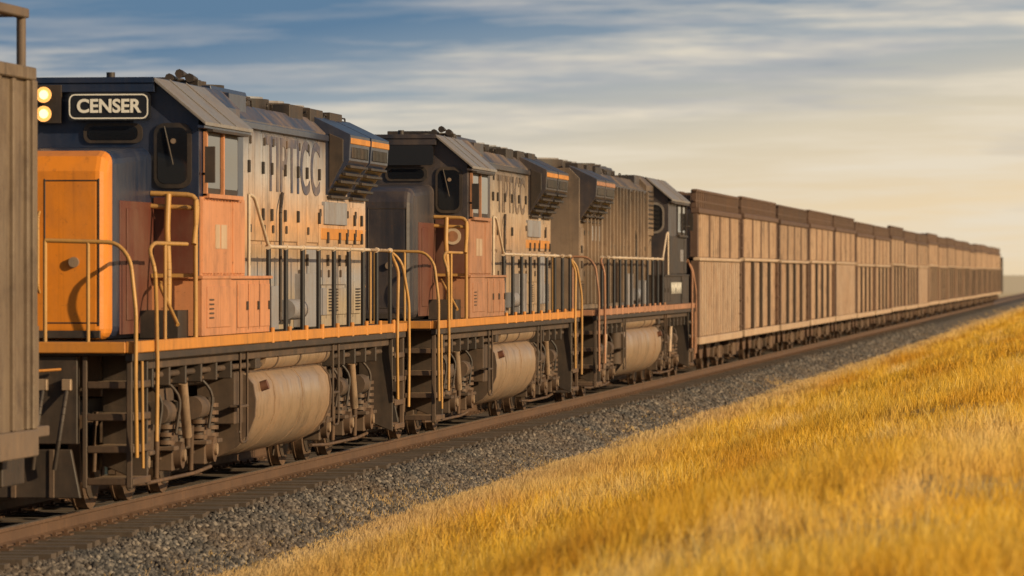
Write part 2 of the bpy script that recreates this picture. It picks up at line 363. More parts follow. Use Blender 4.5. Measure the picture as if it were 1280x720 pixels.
    # recessed panel lines, hinges and lamp on the nose
    for yy in (-0.40,-0.98): p.box(nf-0.006,nf+0.01,yy-0.008,yy+0.008,1.95,3.5,'black')
    for zz in (1.98,3.48): p.box(nf-0.006,nf+0.01,-0.98,-0.40,zz-0.008,zz+0.008,'black')
    p.cyl((nf-0.01,-0.72,2.62),(nf-0.05,-0.72,2.62),0.055,'tank',16)
    p.tube([(nf-0.03,-0.35,2.3),(nf-0.1,-0.35,2.35),(nf-0.1,-0.35,3.1),(nf-0.03,-0.35,3.15)],0.018,'grab',6)
    p.box(nf-0.04,nf+0.01,-1.0,1.0,1.82,1.9,'black')
    for zz in (2.2,3.2): p.box(nf-0.05,nf+0.01,-0.10,0.0,zz,zz+0.1,'chassis')
    p.build('nose_doors',E,0.004)
    p=P()
    p.prism([(-1.58,2.47),(-1.58,4.2),(-1.1,4.6),(1.1,4.6),(1.58,4.2),(1.58,2.47)],'x',c0,c1,cabc)
    p.box(c0+0.05,c1-0.02,-1.0,1.0,1.8,2.47,'redbrown')
    p.box(c0-0.012,c0+0.03,-1.56,-1.07,2.5,3.34,'redbrown'); p.box(c0-0.012,c0+0.03,1.07,1.56,2.5,3.34,'redbrown')
    for sg in S:
        p.box(c0+0.01,c1-0.01,sg*1.57,sg*1.60,2.475,3.35,boxc)
        p.box(c0+0.05,c0+0.62,sg*1.58,sg*1.612,2.5,3.32,boxc); p.box(c0+1.9,c1-0.06,sg*1.58,sg*1.612,2.5,3.32,boxc)
        for zz in (2.5,3.32):
            for j in range(12): p.cyl((c0+0.15+j*0.2,sg*1.61,zz),(c0+0.15+j*0.2,sg*1.622,zz),0.012,boxc,6)
        p.box(c0-0.15,c0+1.6,sg*1.0,sg*1.645,1.812,2.44,boxc)
        p.box(c0+1.6,c1+1.5,sg*1.0,sg*1.62,1.812,2.46,boxc)
        p.box(c0-0.18,c1+1.52,sg*1.02,sg*1.66,2.44,2.475,boxc)
        p.box(c0+0.1,c0+1.5,sg*1.63,sg*1.658,1.90,2.36,boxc)
        for k in range(5): p.box(c0+0.2,c0+0.45,sg*1.655,sg*1.668,2.0+k*0.05,2.02+k*0.05,'chassis')
        for xx in (c1-0.6,c1+0.12,c1+0.84): 
            p.box(xx,xx+0.62,sg*1.60,sg*1.633,1.88,2.38,boxc)
            p.box(xx+0.5,xx+0.56,sg*1.62,sg*1.655,2.08,2.18,'black')
            p.box(xx-0.035,xx-0.015,sg*1.60,sg*1.623,1.85,2.42,'black')
        p.prism([(sg*1.68,4.13),(sg*1.68,4.17),(sg*1.1,4.66),(sg*1.1,4.615)],'x',c0-0.12,c1+0.1,'roofgrey')
        p.box(c0-0.1,c1+0.05,sg*1.58,sg*1.66,4.10,4.135,cabc)
        for xx in (c0+0.75,c0+1.7): p.prism([(sg*1.685,4.165),(sg*1.685,4.18),(sg*1.1,4.675),(sg*1.1,4.66)],'x',xx,xx+0.05,'roofgrey')
    p.box(c0-0.12,c1+0.1,-1.095,1.095,4.6,4.665,cabc)
    p.box(c0-0.10,c0+0.0,-1.1,1.1,4.50,4.60,cabc)
    p.build('cab',E,0.02,2)
    p=P()
    for sg in S:
        for (xa,xb) in ((c0+0.3,c0+1.2),(c0+1.3,c0+2.25)):
            p.prism(rrect((xa+xb)/2,3.74,xb-xa,0.70,0.07),'y',sg*1.575,sg*1.60,'black')
            p.prism(rrect((xa+xb)/2,3.74,xb-xa-0.12,0.58,0.05),'y',sg*1.598,sg*1.608,'glass')
        p.box(c0+0.2,c1-0.3,sg*1.58,sg*1.70,4.07,4.10,'black')
        p.box(c0+1.21,c0+1.28,sg*1.59,sg*1.63,3.36,4.08,boxc)
        p.box(c0+0.20,c0+0.27,sg*1.59,sg*1.63,3.36,4.08,boxc)
        p.box(c0+0.2,c0+2.3,sg*1.59,sg*1.66,3.34,3.385,boxc)
        p.tube([(c0+0.1,sg*1.6,3.6),(c0+0.0,sg*1.70,3.6)],0.015,'black',6)
        p.box(c0-0.02,c0+0.02,sg*1.65,sg*1.76,3.5,3.9,'black')
        p.prism(rrect(sg*1.29,3.80,0.42,0.72,0.12),'x',c0-0.03,c0+0.03,'black')
        p.prism(rrect(sg*1.29,3.80,0.33,0.62,0.09),'x',c0-0.036,c0-0.028,'glass')
        p.cyl((c0-0.036,sg*1.30,3.96),(c0-0.05,sg*1.30,3.96),0.03,'tank',12)
        p.tube([(c0-0.05,sg*1.2,4.12),(c0-0.06,sg*1.3,3.7)],0.010,'black',6)
        p.prism(rrect(sg*0.62,4.05,0.66,0.22,0.08),'x',c0-0.03,c0+0.03,'black')
        p.prism(rrect(sg*0.62,4.05,0.56,0.15,0.06),'x',c0-0.036,c0-0.028,'glass')
        p.prism(rrect(sg*1.26,3.75,0.46,0.7,0.2),'x',c1-0.03,c1+0.03,'roofgrey' if pal.get('ribs') else 'black')
        p.prism(rrect(sg*1.26,3.75,0.38,0.6,0.17),'x',c1+0.028,c1+0.036,'glass')
        p.box(c0+0.85,c0+1.12,sg*1.598,sg*1.606,2.78,3.05,pal['plate']); p.box(c0+1.2,c0+1.55,sg*1.598,sg*1.606,2.78,3.05,pal['plate'])
        if pal.get('disc'):
            p.cyl((c0-0.01,sg*1.35,3.08),(c0-0.03,sg*1.35,3.08),0.13,'rail_w',20); p.cyl((c0-0.03,sg*1.35,3.08),(c0-0.034,sg*1.35,3.08),0.085,'rustor2',20)
    by=-0.60
    p.prism(rrect(by,4.34,0.92,0.31,0.05),'x',c0-0.16,c0-0.1,'blackplate')
    out=rrect(by,4.34,0.89,0.275,0.07); inn=rrect(by,4.34,0.86,0.245,0.055)
    n=len(out)
    if front_text:
        vs=[(c0-0.165,a,b_) for a,b_ in out]+[(c0-0.165,a,b_) for a,b_ in inn]
        p.add(vs,[(i,(i+1)%n,n+(i+1)%n,n+i) for i in range(n)],'white')
    p.box(c0-0.14,c0-0.08,-0.06,0.28,4.16,4.58,'black')
    for zz in (4.26,4.47):
        p.cyl((c0-0.13,0.12,zz),(c0-0.20,0.12,zz),0.085,'black',18,r2=0.1)
        if front_text:
            p.cyl((c0-0.17,0.12,zz),(c0-0.205,0.12,zz),0.088,'lamp',18); p.cyl((c0-0.2,0.12,zz),(c0-0.21,0.12,zz),0.05,'lamp_core',18)
        else: p.cyl((c0-0.17,0.12,zz),(c0-0.205,0.12,zz),0.08,'glass',18)
    p.build('cab_windows_and_lights',E,0)
    if front_text: text('number_board_lettering',front_text,0.205,'white',E,(c0-0.168,by,4.338),R_FRONT,0.98,0.004,0.006)
    h0,h1=c1,L-0.9
    p=P()
    p.prism([(-HW,1.8),(-HW,4.36),(-HW+0.2,4.56),(HW-0.2,4.56),(HW,4.36),(HW,1.8)],'x',h0,h1,hood)
    p.prism([(-HW-0.05,3.35),(-HW-0.05,4.45),(-HW+0.18,4.68),(HW-0.18,4.68),(HW+0.05,4.45),(HW+0.05,3.35)],'x',h0+0.02,h0+1.6,hood)
    f0=L-4.3
    for sg in S:
        x=h0+1.75; k=0
        rnd=random.Random(int(X)+sg)
        while x+0.62<h1:
            top=4.22 if x<f0-0.7 else 3.4
            w_=rnd.choice((0.62,0.62,0.55,0.9)); w_=min(w_,h1-x-0.02)
            mid=rnd.choice((2.35,2.35,2.9))
            p.box(x,x+w_,sg*(HW-0.02),sg*(HW+0.022),mid,top,hood)
            p.box(x,x+w_,sg*(HW-0.02),sg*(HW+0.018),1.95,mid-0.04,rnd.choice((hood,hood,'grey')) if not pal.get('ribs') else hood)
            p.box(x+w_-0.07,x+w_-0.03,sg*(HW+0.02),sg*(HW+0.06),mid+0.25,mid+0.4,'black'); p.box(x+w_-0.07,x+w_-0.03,sg*(HW+0.02),sg*(HW+0.06),top-0.5,top-0.35,'black')
            for zz in (mid+0.1,top-0.15): p.box(x+0.0,x+0.05,sg*(HW+0.02),sg*(HW+0.045),zz,zz+0.1,'chassis')
            if k%3==2:
                for j in range(8): p.box(x+0.08,x+w_-0.12,sg*(HW+0.015),sg*(HW+0.036),2.0+j*0.04,2.018+j*0.04,'black')
            if pal.get('ribs'): p.box(x-0.05,x,sg*(HW-0.01),sg*(HW+0.1),1.9,4.3,hood)
            else: p.box(x-0.045,x-0.015,sg*(HW-0.01),sg*(HW+0.004),1.9,4.28,'black')
            x+=w_+0.06; k+=1
        p.box(h0+1.65,f0-0.02,sg*(HW-0.01),sg*(HW+0.05),4.25,4.33,cabc)
        for j in range(9): p.box(h0+0.2,h0+1.4,sg*(HW+0.04),sg*(HW+0.07),3.5+j*0.1,3.54+j*0.1,'black')
        p.box(h0+2.6,h0+3.4,sg*HW,sg*(HW+0.2),1.815,2.35,'grey')
        p.box(h0+5.6,h0+6.6,sg*HW,sg*(HW+0.16),1.815,2.5,'grey')
        p.cyl((h0+4.3,sg*(HW+0.12),2.05),(h0+5.3,sg*(HW+0.12),2.05),0.13,'grey',16)
        p.tube([(h0+3.4,sg*(HW+0.08),1.9),(h0+4.2,sg*(HW+0.08),1.9),(h0+4.2,sg*(HW+0.08),3.3),(h0+4.5,sg*(HW+0.05),3.5)],0.025,'black',6)
        for (xa,xb) in ((f0,f0+1.65),(f0+1.8,L-0.95)):
            p.prism([(sg*(HW-0.03),3.5),(sg*1.52,4.0),(sg*1.54,4.34),(sg*0.98,4.61)],'x',xa,xb,cabc)
            p.box(xa+0.02,xb-0.02,sg*1.50,sg*1.548,4.22,4.30,sill)
            for j in range(5):
                t=(j+0.5)/5; yy=HW+(1.52-HW)*t; zz=3.5+0.5*t
                p.box(xa+0.1,xb-0.1,sg*(yy-0.02),sg*(yy+0.04),zz-0.05,zz-0.01,'black')
            j=xa+0.15
            while j<xb-0.1:
                p.box(j,j+0.03,sg*1.50,sg*1.543,4.03,4.18,'black'); j+=0.12
            p.prism([(sg*(HW+0.05),3.62),(sg*1.44,3.98),(sg*1.44,4.28),(sg*(HW+0.05),4.36)],'x',xa-0.012,xa+0.01,'black')
        p.box(f0-0.5,L-1.3,sg*(HW-0.01),sg*(HW+0.03),2.95,3.10,sill if not pal.get('ribs') else hood)
        p.box(f0-0.3,f0+1.5,sg*(HW-0.01),sg*(HW+0.05),3.15,3.45,'grey')
    p.build('long_hood',E,0.012)
    p=P()
    for i,xx in enumerate((L-5.7,L-4.1,L-2.5)):
        p.cyl((xx,0,4.58),(xx,0,4.76),0.68,'black',28); p.cyl((xx,0,4.76),(xx,0,4.79),0.60,'grey',28)
        for sg in S: p.box(xx-0.5,xx+0.5,sg*0.8,sg*1.05,4.5,4.68,'black')
    p.prism([(-0.7,4.55),(-0.62,4.80),(0.62,4.80),(0.7,4.55)],'x',h0+3.0,h0+5.4,cabc)
    for sg in S:
        p.box(h0+3.1,h0+5.3,sg*0.64,sg*0.70,4.62,4.74,'black')
        p.box(h0+1.7,h0+2.8,sg*0.75,sg*1.1,4.4,4.66,cabc)
    for xx in (h0+3.6,h0+4.8): p.cyl((xx,0,4.78),(xx,0,4.87),0.45,'black',24)
    p.box(h0+2.0,h0+2.5,-0.4,0.4,4.55,4.86,'black')
    p.box(h0+5.8,h0+6.5,-0.3,0.3,4.55,4.78,'black')
    for dy,dz in ((-0.8,0),(-0.68,0.05),(-0.56,0)):
        p.cyl((h0+1.2,dy,4.80+dz),(h0+0.75,dy,4.80+dz),0.02,'black',8,r2=0.055)
    p.box(h0+1.05,h0+1.25,-0.85,-0.5,4.66,4.79,'black')
    p.tube([(h0-1.8,-0.4,4.66),(h0-1.8,-0.4,4.76)],0.05,'black',10)
    p.cyl((h0-0.8,-0.6,4.66),(h0-0.8,-0.6,4.73),0.12,'black',14)
    for xx in (h0+0.3,h0+7,h0+8.8):
        for sg in S: p.box(xx,xx+0.25,sg*0.6,sg*0.72,4.55,4.70,'black')
    for sg in S:
        for j in range(7): 
            xx=h0+1.9+j*1.45
            p.tube([(xx,sg*1.0,4.54),(xx,sg*1.0,4.64),(xx+0.35,sg*1.0,4.64),(xx+0.35,sg*1.0,4.54)],0.014,'black',6)
    p.build('roof_equipment',E,0.008)
    p=P(); zt=2.82; g=pal['grab']
    for sg in S:
        y=sg*1.60
        xa,xb=c1+1.55,L-1.25
        p.tube([(c1+0.25,y,3.42),(c1+0.6,y,3.40),(xa,y,zt),(xb,y,zt)],0.022,pal['rail'],8)
        p.tube([(c1+0.25,y,3.42),(c1+0.25,y,2.47)],0.02,pal['rail'],8)
        n=int((xb-xa)/1.12)
        for i in range(n+1):
            xx=xa+(xb-xa)*i/n
            p.tube([(xx,y,1.8),(xx,y,zt)],0.03,pal['post'],8)
            p.tube([(xx,sg*1.645,1.68),(xx,sg*1.645,1.86)],0.03,sill,8)
            p.cyl((xx-0.035,y,zt),(xx+0.035,y,zt),0.036,pal['rail'],8)
        for e in (0,1):
            fx=(lambda v: v) if e==0 else (lambda v: L-v)
            yo=sg*1.68
            p.tube([(fx(1.05),yo,0.75),(fx(1.10),yo,1.5),(fx(1.05),yo,2.1),(fx(0.98),yo,2.55),(fx(1.05),y,2.74),(fx(1.3),y,zt),(fx(min(3.1,c0-0.3) if e==0 else 3.1),y,zt)],0.022,g,8)
            p.tube([(fx(0.03),yo,0.62),(fx(-0.03),yo,1.4),(fx(0.0),yo,2.1),(fx(0.10),y,2.65),(fx(0.14),sg*1.45,2.82),(fx(0.14),sg*0.7,2.84)],0.022,g,8)
            p.tube([(fx(0.14),sg*0.7,2.84),(fx(0.14),sg*0.7,1.8)],0.022,g,8)
            p.tube([(fx(0.14),sg*1.15,2.83),(fx(0.14),sg*1.15,1.8)],0.02,g,8)
            if e==0:
                p.tube([(fx(0.35),yo,0.5),(fx(0.30),yo,1.6)],0.016,g,6)
                if c0>3: p.tube([(fx(1.9),y,1.8),(fx(1.9),y,zt)],0.02,g,8)
        if c0>3:
            q=c0-3.5
            p.tube([(3.1+q,y,zt),(3.25+q,y,3.1),(3.3+q,y,3.36),(3.3+q,sg*1.08,3.38)],0.03,g,8)
            p.tube([(3.3+q,y,3.22),(3.3+q,sg*1.08,3.24)],0.028,g,8)
            p.tube([(3.28+q,sg*1.28,3.37),(3.2+q,sg*1.28,3.0),(3.0+q,sg*1.34,2.5),(2.95+q,sg*1.34,1.8)],0.036,g,8)
            p.box(3.24+q,3.27+q,sg*1.1,sg*1.6,2.46,2.50,g)
            p.tube([(3.2+q,sg*1.6,1.8),(3.2+q,sg*1.6,3.3)],0.026,g,8)
            p.tube([(2.2+q,y,1.95),(2.75+q,sg*1.3,2.35),(3.25+q,sg*1.2,2.4)],0.022,g,8)
            p.box(2.7+q,3.3+q,sg*1.08,sg*1.5,1.8,2.1,'black')
    p.build('handrails',E,0)
    return E
pal1=dict(cab='navy',box='rustor',hood='hood1',sill='trim',nose='orange',plate='hopper_lt',rail='rail_w',post='post',grab='grab')
pal2=dict(cab='navy2',box='rustor2',hood='hood2',sill='trim',nose='navy2',plate='hopper_lt',rail='rail_w',post='post',grab='grab',disc=True)
pal3=dict(cab='navy2',box='black',hood='hood3',sill='rustor2',nose='rustor2',plate='grey',rail='rail_w',post='post',grab='rustor2',ribs=True)
L1=19.0
A=locomotive('freight_locomotive',48.3,L1,pal1,front_text='CENSER')
text('hood_lettering','TIPTICC',0.96,'letters',A,(12.1,-1.226,3.82),R_SIDE,1.16,0.004,0.012)
B=locomotive('freight_locomotive',70.3,L1,pal2)
text('hood_lettering','TIPTICC',0.9,'lettersdk',B,(12.1,-1.226,3.82),R_SIDE,1.16,0.004,0.010)
C=locomotive('freight_locomotive',92.3,21.4,pal3,rev=True,c0=1.7,c1=6.0)
text('cab_lettering','NNMNNM',0.36,'white',C,(4.9,1.662,2.16),R_SIDE_B,1.5,0.004,0.006)

# ------------------------------------------------------------ wagons
def wagon_truck(p,xc):
    for dx in (-0.9,0.9): wheelset(p,xc+dx,0.45)
    for sg in (-1,1):
        poly=[(xc-1.15,0.55),(xc-1.15,0.32),(xc-0.75,0.32),(xc-0.35,0.22),(xc+0.35,0.22),(xc+0.75,0.32),(xc+1.15,0.32),(xc+1.15,0.55),(xc+0.45,0.80),(xc-0.45,0.80)]
        p.prism(poly,'y',min(sg*0.95,sg*1.12),max(sg*0.95,sg*1.12),'chassis')
        for dx in (-0.2,0,0.2): p.cyl((xc+dx,sg*1.15,0.3),(xc+dx,sg*1.15,0.62),0.08,'wheel',8)
        for dx in (-0.9,0.9): p.cyl((xc+dx,sg*1.1,0.45),(xc+dx,sg*1.2,0.45),0.12,'wheel',10)
    p.box(xc-0.2,xc+0.2,-1.1,1.1,0.5,0.85,'chassis')
CL=13.2
def hopper_mesh(seed,ribbed):
    p=P(); r=random.Random(seed)
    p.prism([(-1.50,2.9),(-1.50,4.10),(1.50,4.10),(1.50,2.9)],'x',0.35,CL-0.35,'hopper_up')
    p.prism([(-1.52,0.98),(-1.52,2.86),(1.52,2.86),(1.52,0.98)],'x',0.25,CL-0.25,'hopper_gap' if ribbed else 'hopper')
    for sg in (-1,1):
        p.box(0.1,CL-0.1,sg*1.5,sg*1.64,0.80,0.98,'hopper_lt')
        p.box(0.12,CL-0.12,sg*1.46,sg*1.65,2.84,2.92,'hopper_lt')
        p.box(0.2,CL-0.2,sg*1.40,sg*1.62,4.0,4.13,'hopper_dk')
        n=20; dx=(CL-0.8)/n
        for i in range(1,n):     # pressed steel ribs
            x=0.4+dx*i
            p.prism([(x-0.07,sg*1.49),(x+0.07,sg*1.49),(x+0.04,sg*1.60),(x-0.04,sg*1.60)],'z',2.93,3.99,'hopper' if i%5 else 'hopper_dk')
        if ribbed:
            n=18; dx=(CL-0.8)/n
            for i in range(n):
                x=0.4+dx*i; p.box(x+0.15,x+dx-0.15,sg*1.50,sg*1.60,0.985,2.835,'hopper')
        else:
            n=16; dx=(CL-0.8)/n
            for i in range(1,n):
                x=0.4+dx*i
                if i%4==0: p.box(x-0.13,x+0.13,sg*1.51,sg*1.63,0.985,2.835,'hopper_gap'); p.box(x-0.03,x+0.03,sg*1.62,sg*1.65,0.985,2.835,'hopper')
                else: p.prism([(x-0.06,sg*1.51),(x+0.06,sg*1.51),(x+0.035,sg*1.58),(x-0.035,sg*1.58)],'z',1.0,2.82,'hopper')
        p.box(0.12,0.3,sg*1.4,sg*1.62,0.985,2.835,'hopper_dk'); p.box(CL-0.3,CL-0.12,sg*1.4,sg*1.62,0.985,2.835,'hopper_dk')
        p.box(0.14,0.36,sg*1.38,sg*1.58,2.93,3.99,'hopper_dk'); p.box(CL-0.36,CL-0.14,sg*1.38,sg*1.58,2.93,3.99,'hopper_dk')
        for z in np.arange(1.1,4.1,0.35): p.box(CL-0.75,CL-0.3,sg*1.64,sg*1.67,z,z+0.03,'hopper_dk')
        x=0.25
        while x<CL-0.3:
            p.box(x,x+0.09,sg*1.40,sg*1.55,4.13,4.58,'hopper_dk'); x+=0.62
        p.box(0.2,CL-0.2,sg*1.42,sg*1.56,4.52,4.59,'hopper_dk')
        p.box(0.2,CL-0.2,sg*1.44,sg*1.53,4.28,4.33,'hopper_dk')
    for (xa,xb) in ((0.35,3.1),(3.5,6.4),(6.8,9.7),(10.1,12.8)):
        p.box(xa,xb,-1.38,1.38,4.1,4.42+r.uniform(0,0.16),'hopper_dk')
    for xc in (1.7,5.0,8.2,11.5): p.box(xc-0.5,xc+0.5,-0.5,0.5,4.4,4.66,'hopper_dk')
    for xc in (4.4,6.6,8.8):
        p.prism([(xc-1.0,0.98),(xc-0.3,0.35),(xc+0.3,0.35),(xc+1.0,0.98)],'y',-1.1,1.1,'hopper_dk')
    p.box(-0.3,CL+0.3,-0.2,0.2,0.7,0.98,'chassis')
    for xc in (1.9,CL-1.9): wagon_truck(p,xc)
    return p.mesh('hopper_body')
hms=[hopper_mesh(1,True),hopper_mesh(2,False),hopper_mesh(4,False)]
x=115.2; i=0
while x<408:
    E=empty('hopper_car',(x,0,0)); E.scale=(1,1,1+random.uniform(-0.02,0.015))
    P().build('body',E,0.015,1,me=hms[0] if i in (0,4,9) else hms[1+i%2]); x+=CL+0.85; i+=1
E=empty('freight_car',(x,0,0)); p=P()
p.box(0,9,-1.5,1.5,1.0,3.9,'hopper_dk'); p.box(0,9,-1.55,1.55,0.8,1.0,'chassis'); p.prism([(-1.5,3.9),(0,4.15),(1.5,3.9)],'x',0,9,'hopper_dk')
for k in range(10): p.box(k*0.98+0.01,k*0.98+0.09,-1.56,-1.49,1.01,3.9,'black')
wagon_truck(p,1.6); wagon_truck(p,7.4); p.build('body',E,0.01)
E=empty('freight_car',(28.0,0,0)); p=P(); W=16.0
p.box(0.1,W,-1.56,1.56,1.02,4.40,'wagon')
for sg in (-1,1):
    p.box(0,W+0.02,sg*1.5,sg*1.64,0.80,1.05,'wagon_rail')
    p.box(0,W+0.02,sg*1.5,sg*1.62,4.30,4.42,'wagon')
    for k in range(28):
        xx=0.2+k*(W-0.4)/27
        p.box(xx-0.05,xx+0.05,sg*1.55,sg*1.60,1.05,4.30,'wagon')
    p.box(W-0.14,W+0.02,sg*1.5,sg*1.63,1.05,4.30,'wagon')
    p.tube([(W-0.1,sg*1.5,4.40),(W-0.1,sg*1.5,4.92)],0.045,'wagon_rail',8)
    p.tube([(W-2.2,sg*1.5,4.40),(W-2.2,sg*1.5,4.92)],0.04,'wagon_rail',8)
    p.box(W-2.3,W-0.02,sg*1.45,sg*1.56,4.88,4.97,'wagon_rail')
p.box(W-0.12,W-0.03,-1.44,1.44,4.89,4.96,'wagon_rail')
p.box(0.05,W-0.01,-1.4,1.4,4.39,4.45,'wagon')
p.box(W,W+1.1,-1.5,1.5,0.95,1.05,'wagon_rail')
p.box(-0.3,W+2.4,-0.2,0.2,0.7,0.98,'chassis')
p.box(W+2.2,W+3.4,-0.18,0.18,0.68,1.04,'chassis')
p.box(W,W+0.9,-1.3,1.3,0.5,0.95,'black')
for yy in (-1.4,-0.9,0.9,1.4): p.tube([(W+1.0,yy,1.05),(W+1.0,yy,2.0)],0.022,'wagon_rail',6)
p.tube([(W+1.0,-1.4,2.0),(W+1.0,1.4,2.0)],0.022,'wagon_rail',6)
wagon_truck(p,2.2); wagon_truck(p,W-1.0)
p.build('body',E,0.012)

# ------------------------------------------------------------ track
T=empty('railway_track')
p=P()
X0,X1=-60,1500
for sg in (-1,1):
    c=sg*0.753
    prof=[(c-0.07,-0.18),(c+0.07,-0.18),(c+0.07,-0.165),(c+0.012,-0.14),(c+0.012,-0.045),(c+0.036,-0.035),(c+0.036,-0.003),(c-0.036,-0.003),(c-0.036,-0.035),(c-0.012,-0.045),(c-0.012,-0.14),(c-0.07,-0.165)]
    p.prism(prof,'x',X0,X1,'railsteel')
    p.box(X0,X1,c-0.030,c+0.030,-0.0029,0.0,'railtop')
p.build('rails',T,0)
p=P(); x=20.0
while x<260:
    dy=random.uniform(-0.05,0.05); a=random.uniform(-0.01,0.01)
    p.box(x,x+0.23,-1.42+dy,1.42+dy,-0.36,-0.19+a,'wood')
    for sg in (-1,1):
        p.box(x+0.03,x+0.20,sg*0.753-0.17,sg*0.753+0.17,-0.19+a,-0.178,'railsteel')
        for q in (-0.11,0.11): p.box(x+0.09,x+0.14,sg*0.753+q-0.02,sg*0.753+q+0.02,-0.18,-0.14,'railsteel')
    x+=0.55
p.build('sleepers',T,0.01)
G=empty('gravel_ballast')
def bed_z(y):
    a=np.abs(y)
    return np.where(a<1.65,-0.275,np.where(a<2.45,-0.275-(a-1.65)*0.40,-0.64))
ys=[-2.8,-2.45,-2.2,-2.0,-1.65,-1.3,-0.9,0,0.9,1.3,1.65,2.2,2.45,2.8]
p=P(); xs=[-60,100,400,1500]
vs=[(xx,yy,float(bed_z(np.array(yy)))) for xx in xs for yy in ys]; n=len(ys)
p.add(vs,[(i*n+j,(i+1)*n+j,(i+1)*n+j+1,i*n+j+1) for i in range(len(xs)-1) for j in range(n-1)],'ballast')
p.build('bed',G,0)
def npmesh(name,verts,faces_flat,loop_start,loop_total,rnd,mat,parent,smooth=False):
    me=bpy.data.meshes.new(name)
    me.vertices.add(len(verts)); me.vertices.foreach_set('co',verts.astype(np.float32).ravel())
    me.loops.add(len(faces_flat)); me.loops.foreach_set('vertex_index',faces_flat.astype(np.int32))
    me.polygons.add(len(loop_start)); me.polygons.foreach_set('loop_start',loop_start.astype(np.int32))
    try: me.polygons.foreach_set('loop_total',loop_total.astype(np.int32))
    except Exception: pass
    at=me.attributes.new('rnd','FLOAT','POINT'); at.data.foreach_set('value',rnd.astype(np.float32))
    me.materials.append(M[mat]); me.update(calc_edges=True)
    o=bpy.data.objects.new(name,me); COL.objects.link(o); o.parent=parent
    return o
def stones(n,xa,xb,size,ya=-3.15,yb=1.5):
    x=rng.uniform(xa,xb,n); y=rng.uniform(ya,yb,n); s=size*rng.uniform(0.6,1.4,n)
    z=bed_z(y)+s*rng.uniform(-0.1,0.5,n)
    base=np.array([(1,0,0),(0,1,0),(-1,0,0),(0,-1,0),(0,0,1),(0,0,-1)],float)
    v=base[None]*s[:,None,None]*rng.uniform(0.6,1.25,(n,6,1))+rng.normal(0,0.18,(n,6,3))*s[:,None,None]
    a=rng.uniform(0,6.28,n); ca,sa=np.cos(a)[:,None],np.sin(a)[:,None]
    vx=v[:,:,0]*ca-v[:,:,1]*sa; vy=v[:,:,0]*sa+v[:,:,1]*ca
    out=np.stack([vx+x[:,None],vy+y[:,None],v[:,:,2]*0.8+z[:,None]],-1)
    return out,rng.random(n)
vv=[];rr=[]
for (n,xa,xb,sz,ya,yb) in ((10000,38,50,0.036,-2.75,-1.3),(32000,50,90,0.038,-2.75,-1.3),(20000,90,150,0.045,-2.7,-1.3),(13000,150,260,0.065,-2.65,-1.3),(1500,40,90,0.03,-3.2,-2.7),(9000,30,110,0.035,-1.3,1.3)):
    a,r=stones(n,xa,xb,sz,ya,yb); vv.append(a); rr.append(r)
V=np.concatenate(vv); R=np.concatenate(rr); n=len(V)
tri=np.array([(0,1,4),(1,2,4),(2,3,4),(3,0,4),(1,0,5),(2,1,5),(3,2,5),(0,3,5)])
F=(tri[None]+(np.arange(n)*6)[:,None,None]).reshape(-1)
npmesh('stones',V.reshape(-1,3),F,np.arange(n*8)*3,np.full(n*8,3),np.repeat(R,6),'stones',G)

# ------------------------------------------------------------ terrain
def sstep(t): t=np.clip(t,0,1); return t*t*(3-2*t)
def terr(x,y):
    t=sstep((-3.2-y)/7.5)*(1-0.75*sstep((x-120)/250))
    far=1-sstep((-y-25)/30)
    und=0.10*np.sin(x*0.19+1.3)*np.sin(y*0.5+0.4)+0.06*np.sin(x*0.47+y*0.9)+0.03*np.sin(x*1.3-y*1.1)
    return -0.60+(1.43*t+und*sstep((-3.0-y)/2))*far
gx=np.unique(np.concatenate([np.linspace(-300,0,8),np.linspace(0,160,161),np.linspace(160,450,80),np.linspace(450,1500,30),np.linspace(1500,9000,15)]))
gy=np.unique(np.concatenate([np.linspace(-5000,-60,12),np.linspace(-60,-16,16),np.linspace(-16,-2.3,45),np.linspace(3,5000,12)]))
XX,YY=np.meshgrid(gx,gy,indexing='ij'); ZZ=terr(XX,YY)
V=np.stack([XX,YY,ZZ],-1).reshape(-1,3); a,b_=len(gx),len(gy)
ii,jj=np.meshgrid(np.arange(a-1),np.arange(b_-1),indexing='ij'); q=(ii*b_+jj).ravel()
F=np.stack([q,q+b_,q+b_+1,q+1],-1).reshape(-1)
o=npmesh('ground',V,F,np.arange(len(q))*4,np.full(len(q),4),np.zeros(len(V)),'field',None)
o.data.polygons.foreach_set('use_smooth',np.ones(len(q),bool))

